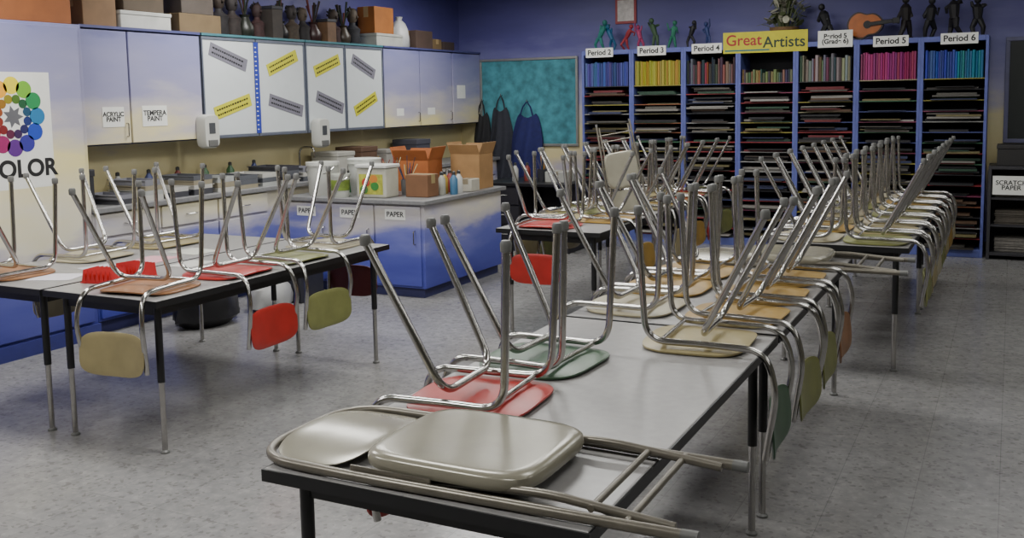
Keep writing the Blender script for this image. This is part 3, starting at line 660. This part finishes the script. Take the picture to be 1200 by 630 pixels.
for y,c,h in ((4.86,(44,44,50),.26),(7.95,(160,158,150),.22),(8.35,(90,68,54),.25),(8.8,(140,136,130),.2),(9.4,(70,70,80),.28)):
    box_thing("supply_bin","plastic supply bin with lid on the wall counter","bin",-6.22,-5.9,y-.07 if y<5 else y-.14,y+.07 if y<5 else y+.14,CZ,CZ+h,mat(c,.5),"supply bins",lid=True)
fa=thing("faucet","chrome gooseneck faucet at the wall counter","faucet",None,(-6.2,7.6,CZ))
part("spout",fa,MB().tube(fillet([(0,0,.02),(0,0,.28),(.18,0,.28),(.18,0,.18)],.07),.011),CHROME); part("base",fa,MB().lathe([(.03,0),(.03,.015),(.014,.03)],16),CHROME)
# ------------------------------------------------------------------ desk behind the peninsula + bags
dk_=thing("black_desk","black desk with small items behind the peninsula","desk",None,(-4.55,9.6,0))
part("desktop",dk_,MB().box(-.55,.5,-.35,.35,.70,.735),BLACK,False,.005); part("body",dk_,MB().box(-.5,-.1,-.3,.3,.0,.70).box(.42,.46,-.3,.3,0,.7).box(-.1,.42,.26,.3,.3,.7),mat((30,28,32),.5),False,.004)
for z in (.08,.29,.5): 
    d=part("drawer",dk_,MB().box(-.49,-.11,-.315,-.3,z,z+.19),mat((38,36,40),.5),False,.003); part("handle",d,MB().tube([(-.36,-.325,z+.1),(-.24,-.325,z+.1)],.006,8),CHROME)
bottle(-4.8,9.5,.7355,(150,150,146)); bottle(-4.68,9.55,.7355,(110,40,34)); pencil_cup(-4.5,9.55,.7355,(40,40,46))
box_thing("carton","small white carton on the black desk","box",-4.4,-4.15,9.4,9.65,.7355,.85,mat((150,150,145),.7),tape=mat((120,112,96),.5))
def cloth(name,label,x,w,z0,z1,rgb,seed,dep=.07):
    rd=random.Random(seed); b=MB(); nx,nz=24,20; vs=[];fs=[]; ph=rd.uniform(0,6)
    for side in (0,1):
        for j in range(nz+1):
            t=j/nz; ww=w*(.5+.5*min(1,t*2.2)**.6)*(1-.12*max(0,t-.85)/.15)
            for i in range(nx+1):
                s=i/nx-.5
                y=-(.012+side*(.02+dep*math.cos(s*pi)*(.35+.65*math.sin(min(1,t*1.3)*pi*.6))))+side*.016*math.sin(s*15+ph+t*3)*(.3+t)
                sag=.05*(1-(2*s)**2)*(1-t) # neckline sags between straps
                vs.append((x+s*ww+.012*math.sin(t*5+ph),YW-.035+y,z1-sag-(z1-z0)*t*(1-.04*(2*s)**2)+(.02*math.sin(s*9+ph) if j==nz else 0)))
    n1=(nx+1)*(nz+1)
    for side in (0,1):
        for j in range(nz):
            for i in range(nx):
                a=side*n1+j*(nx+1)+i; q=(a,a+1,a+nx+2,a+nx+1); fs.append(q if side else q[::-1])
    for j in range(nz):
        for i in (0,nx):
            a=j*(nx+1)+i; fs.append((a,a+nx+1,n1+a+nx+1,n1+a))
    for j in (0,nz):
        for i in range(nx):
            a=j*(nx+1)+i; fs.append((a,a+1,n1+a+1,n1+a))
    b.add(vs,fs); e=thing(name,label,"bag",None,(0,0,0),group="hanging cloth bags")
    part("fabric",e,b,mat(rgb,.85,0,.15,20)); q=w*.2; part("strap",e,MB().tube([(x-q,YW-.075,z1-.03),(x-q*.6,YW-.065,z1+.08),(x+.0,YW-.055,z1+.15),(x+q*.6,YW-.065,z1+.08),(x+q,YW-.075,z1-.03)],.009,6),mat(rgb,.85,0,.15,20))
    thing("coat_hook","small chrome wall hook holding a cloth bag","hook",MB().tube(fillet([(x,YW,z1+.16),(x,YW-.06,z1+.13),(x,YW-.06,z1+.17)],.02),.006,8).mesh("coat_hook",[CHROME]),group="coat hooks")
cloth("cloth_bag","black cloth bag hanging from wall hook",-5.96,.24,.74,1.46,(22,22,26),1)
cloth("cloth_bag","charcoal cloth bag hanging from wall hook",-5.69,.32,.62,1.52,(36,38,48),2)
cloth("cloth_bag","navy blue cloth bag hanging from wall hook",-5.33,.44,.66,1.44,(24,28,84),3,.09)
# ------------------------------------------------------------------ scraps on left tables
def sheet(x,y,w,d,rgb,rz,z=T+.0008,lab="loose sheet of paper on a table"):
    b=MB().plate(w,d,.0012,14,n=28); thing("paper_sheet",lab,"paper",b.mesh("paper_sheet",[mat(rgb,.7,0,.04)],False),(x,y,z),(0,0,rz),group="loose papers")
sheet(-4.42,3.42,.24,.2,(190,186,192),.4); sheet(-4.40,3.72,.26,.21,(176,174,180),-.2); sheet(-4.38,4.02,.2,.26,(190,138,146),.2); sheet(-4.05,4.0,.16,.22,(180,178,172),.1); sheet(-4.38,4.35,.25,.2,(176,176,166),-.1)
def redtray(x,y,rz,s=1.):
    b=MB(); 
    b.box(-.10,.10,-.06,.06,0,.004)
    for k in range(7):
        a=-.091+k*.026; b.add([(a,-.06,.004),(a+.013,-.06,.07),(a+.026,-.06,.004),(a,.06,.004),(a+.013,.06,.07),(a+.026,.06,.004)],[(0,2,1),(3,4,5),(0,1,4,3),(1,2,5,4),(0,3,5,2)])
    thing("folded_paper","bright red pleated folded paper on the table","paper craft",b.mesh("folded_paper",[mat((180,24,26),.6)],False),(x,y,T+.001),(0,0,rz),group="red folded papers")
redtray(-4.06,3.42,.2); redtray(-4.04,3.60,-.1)
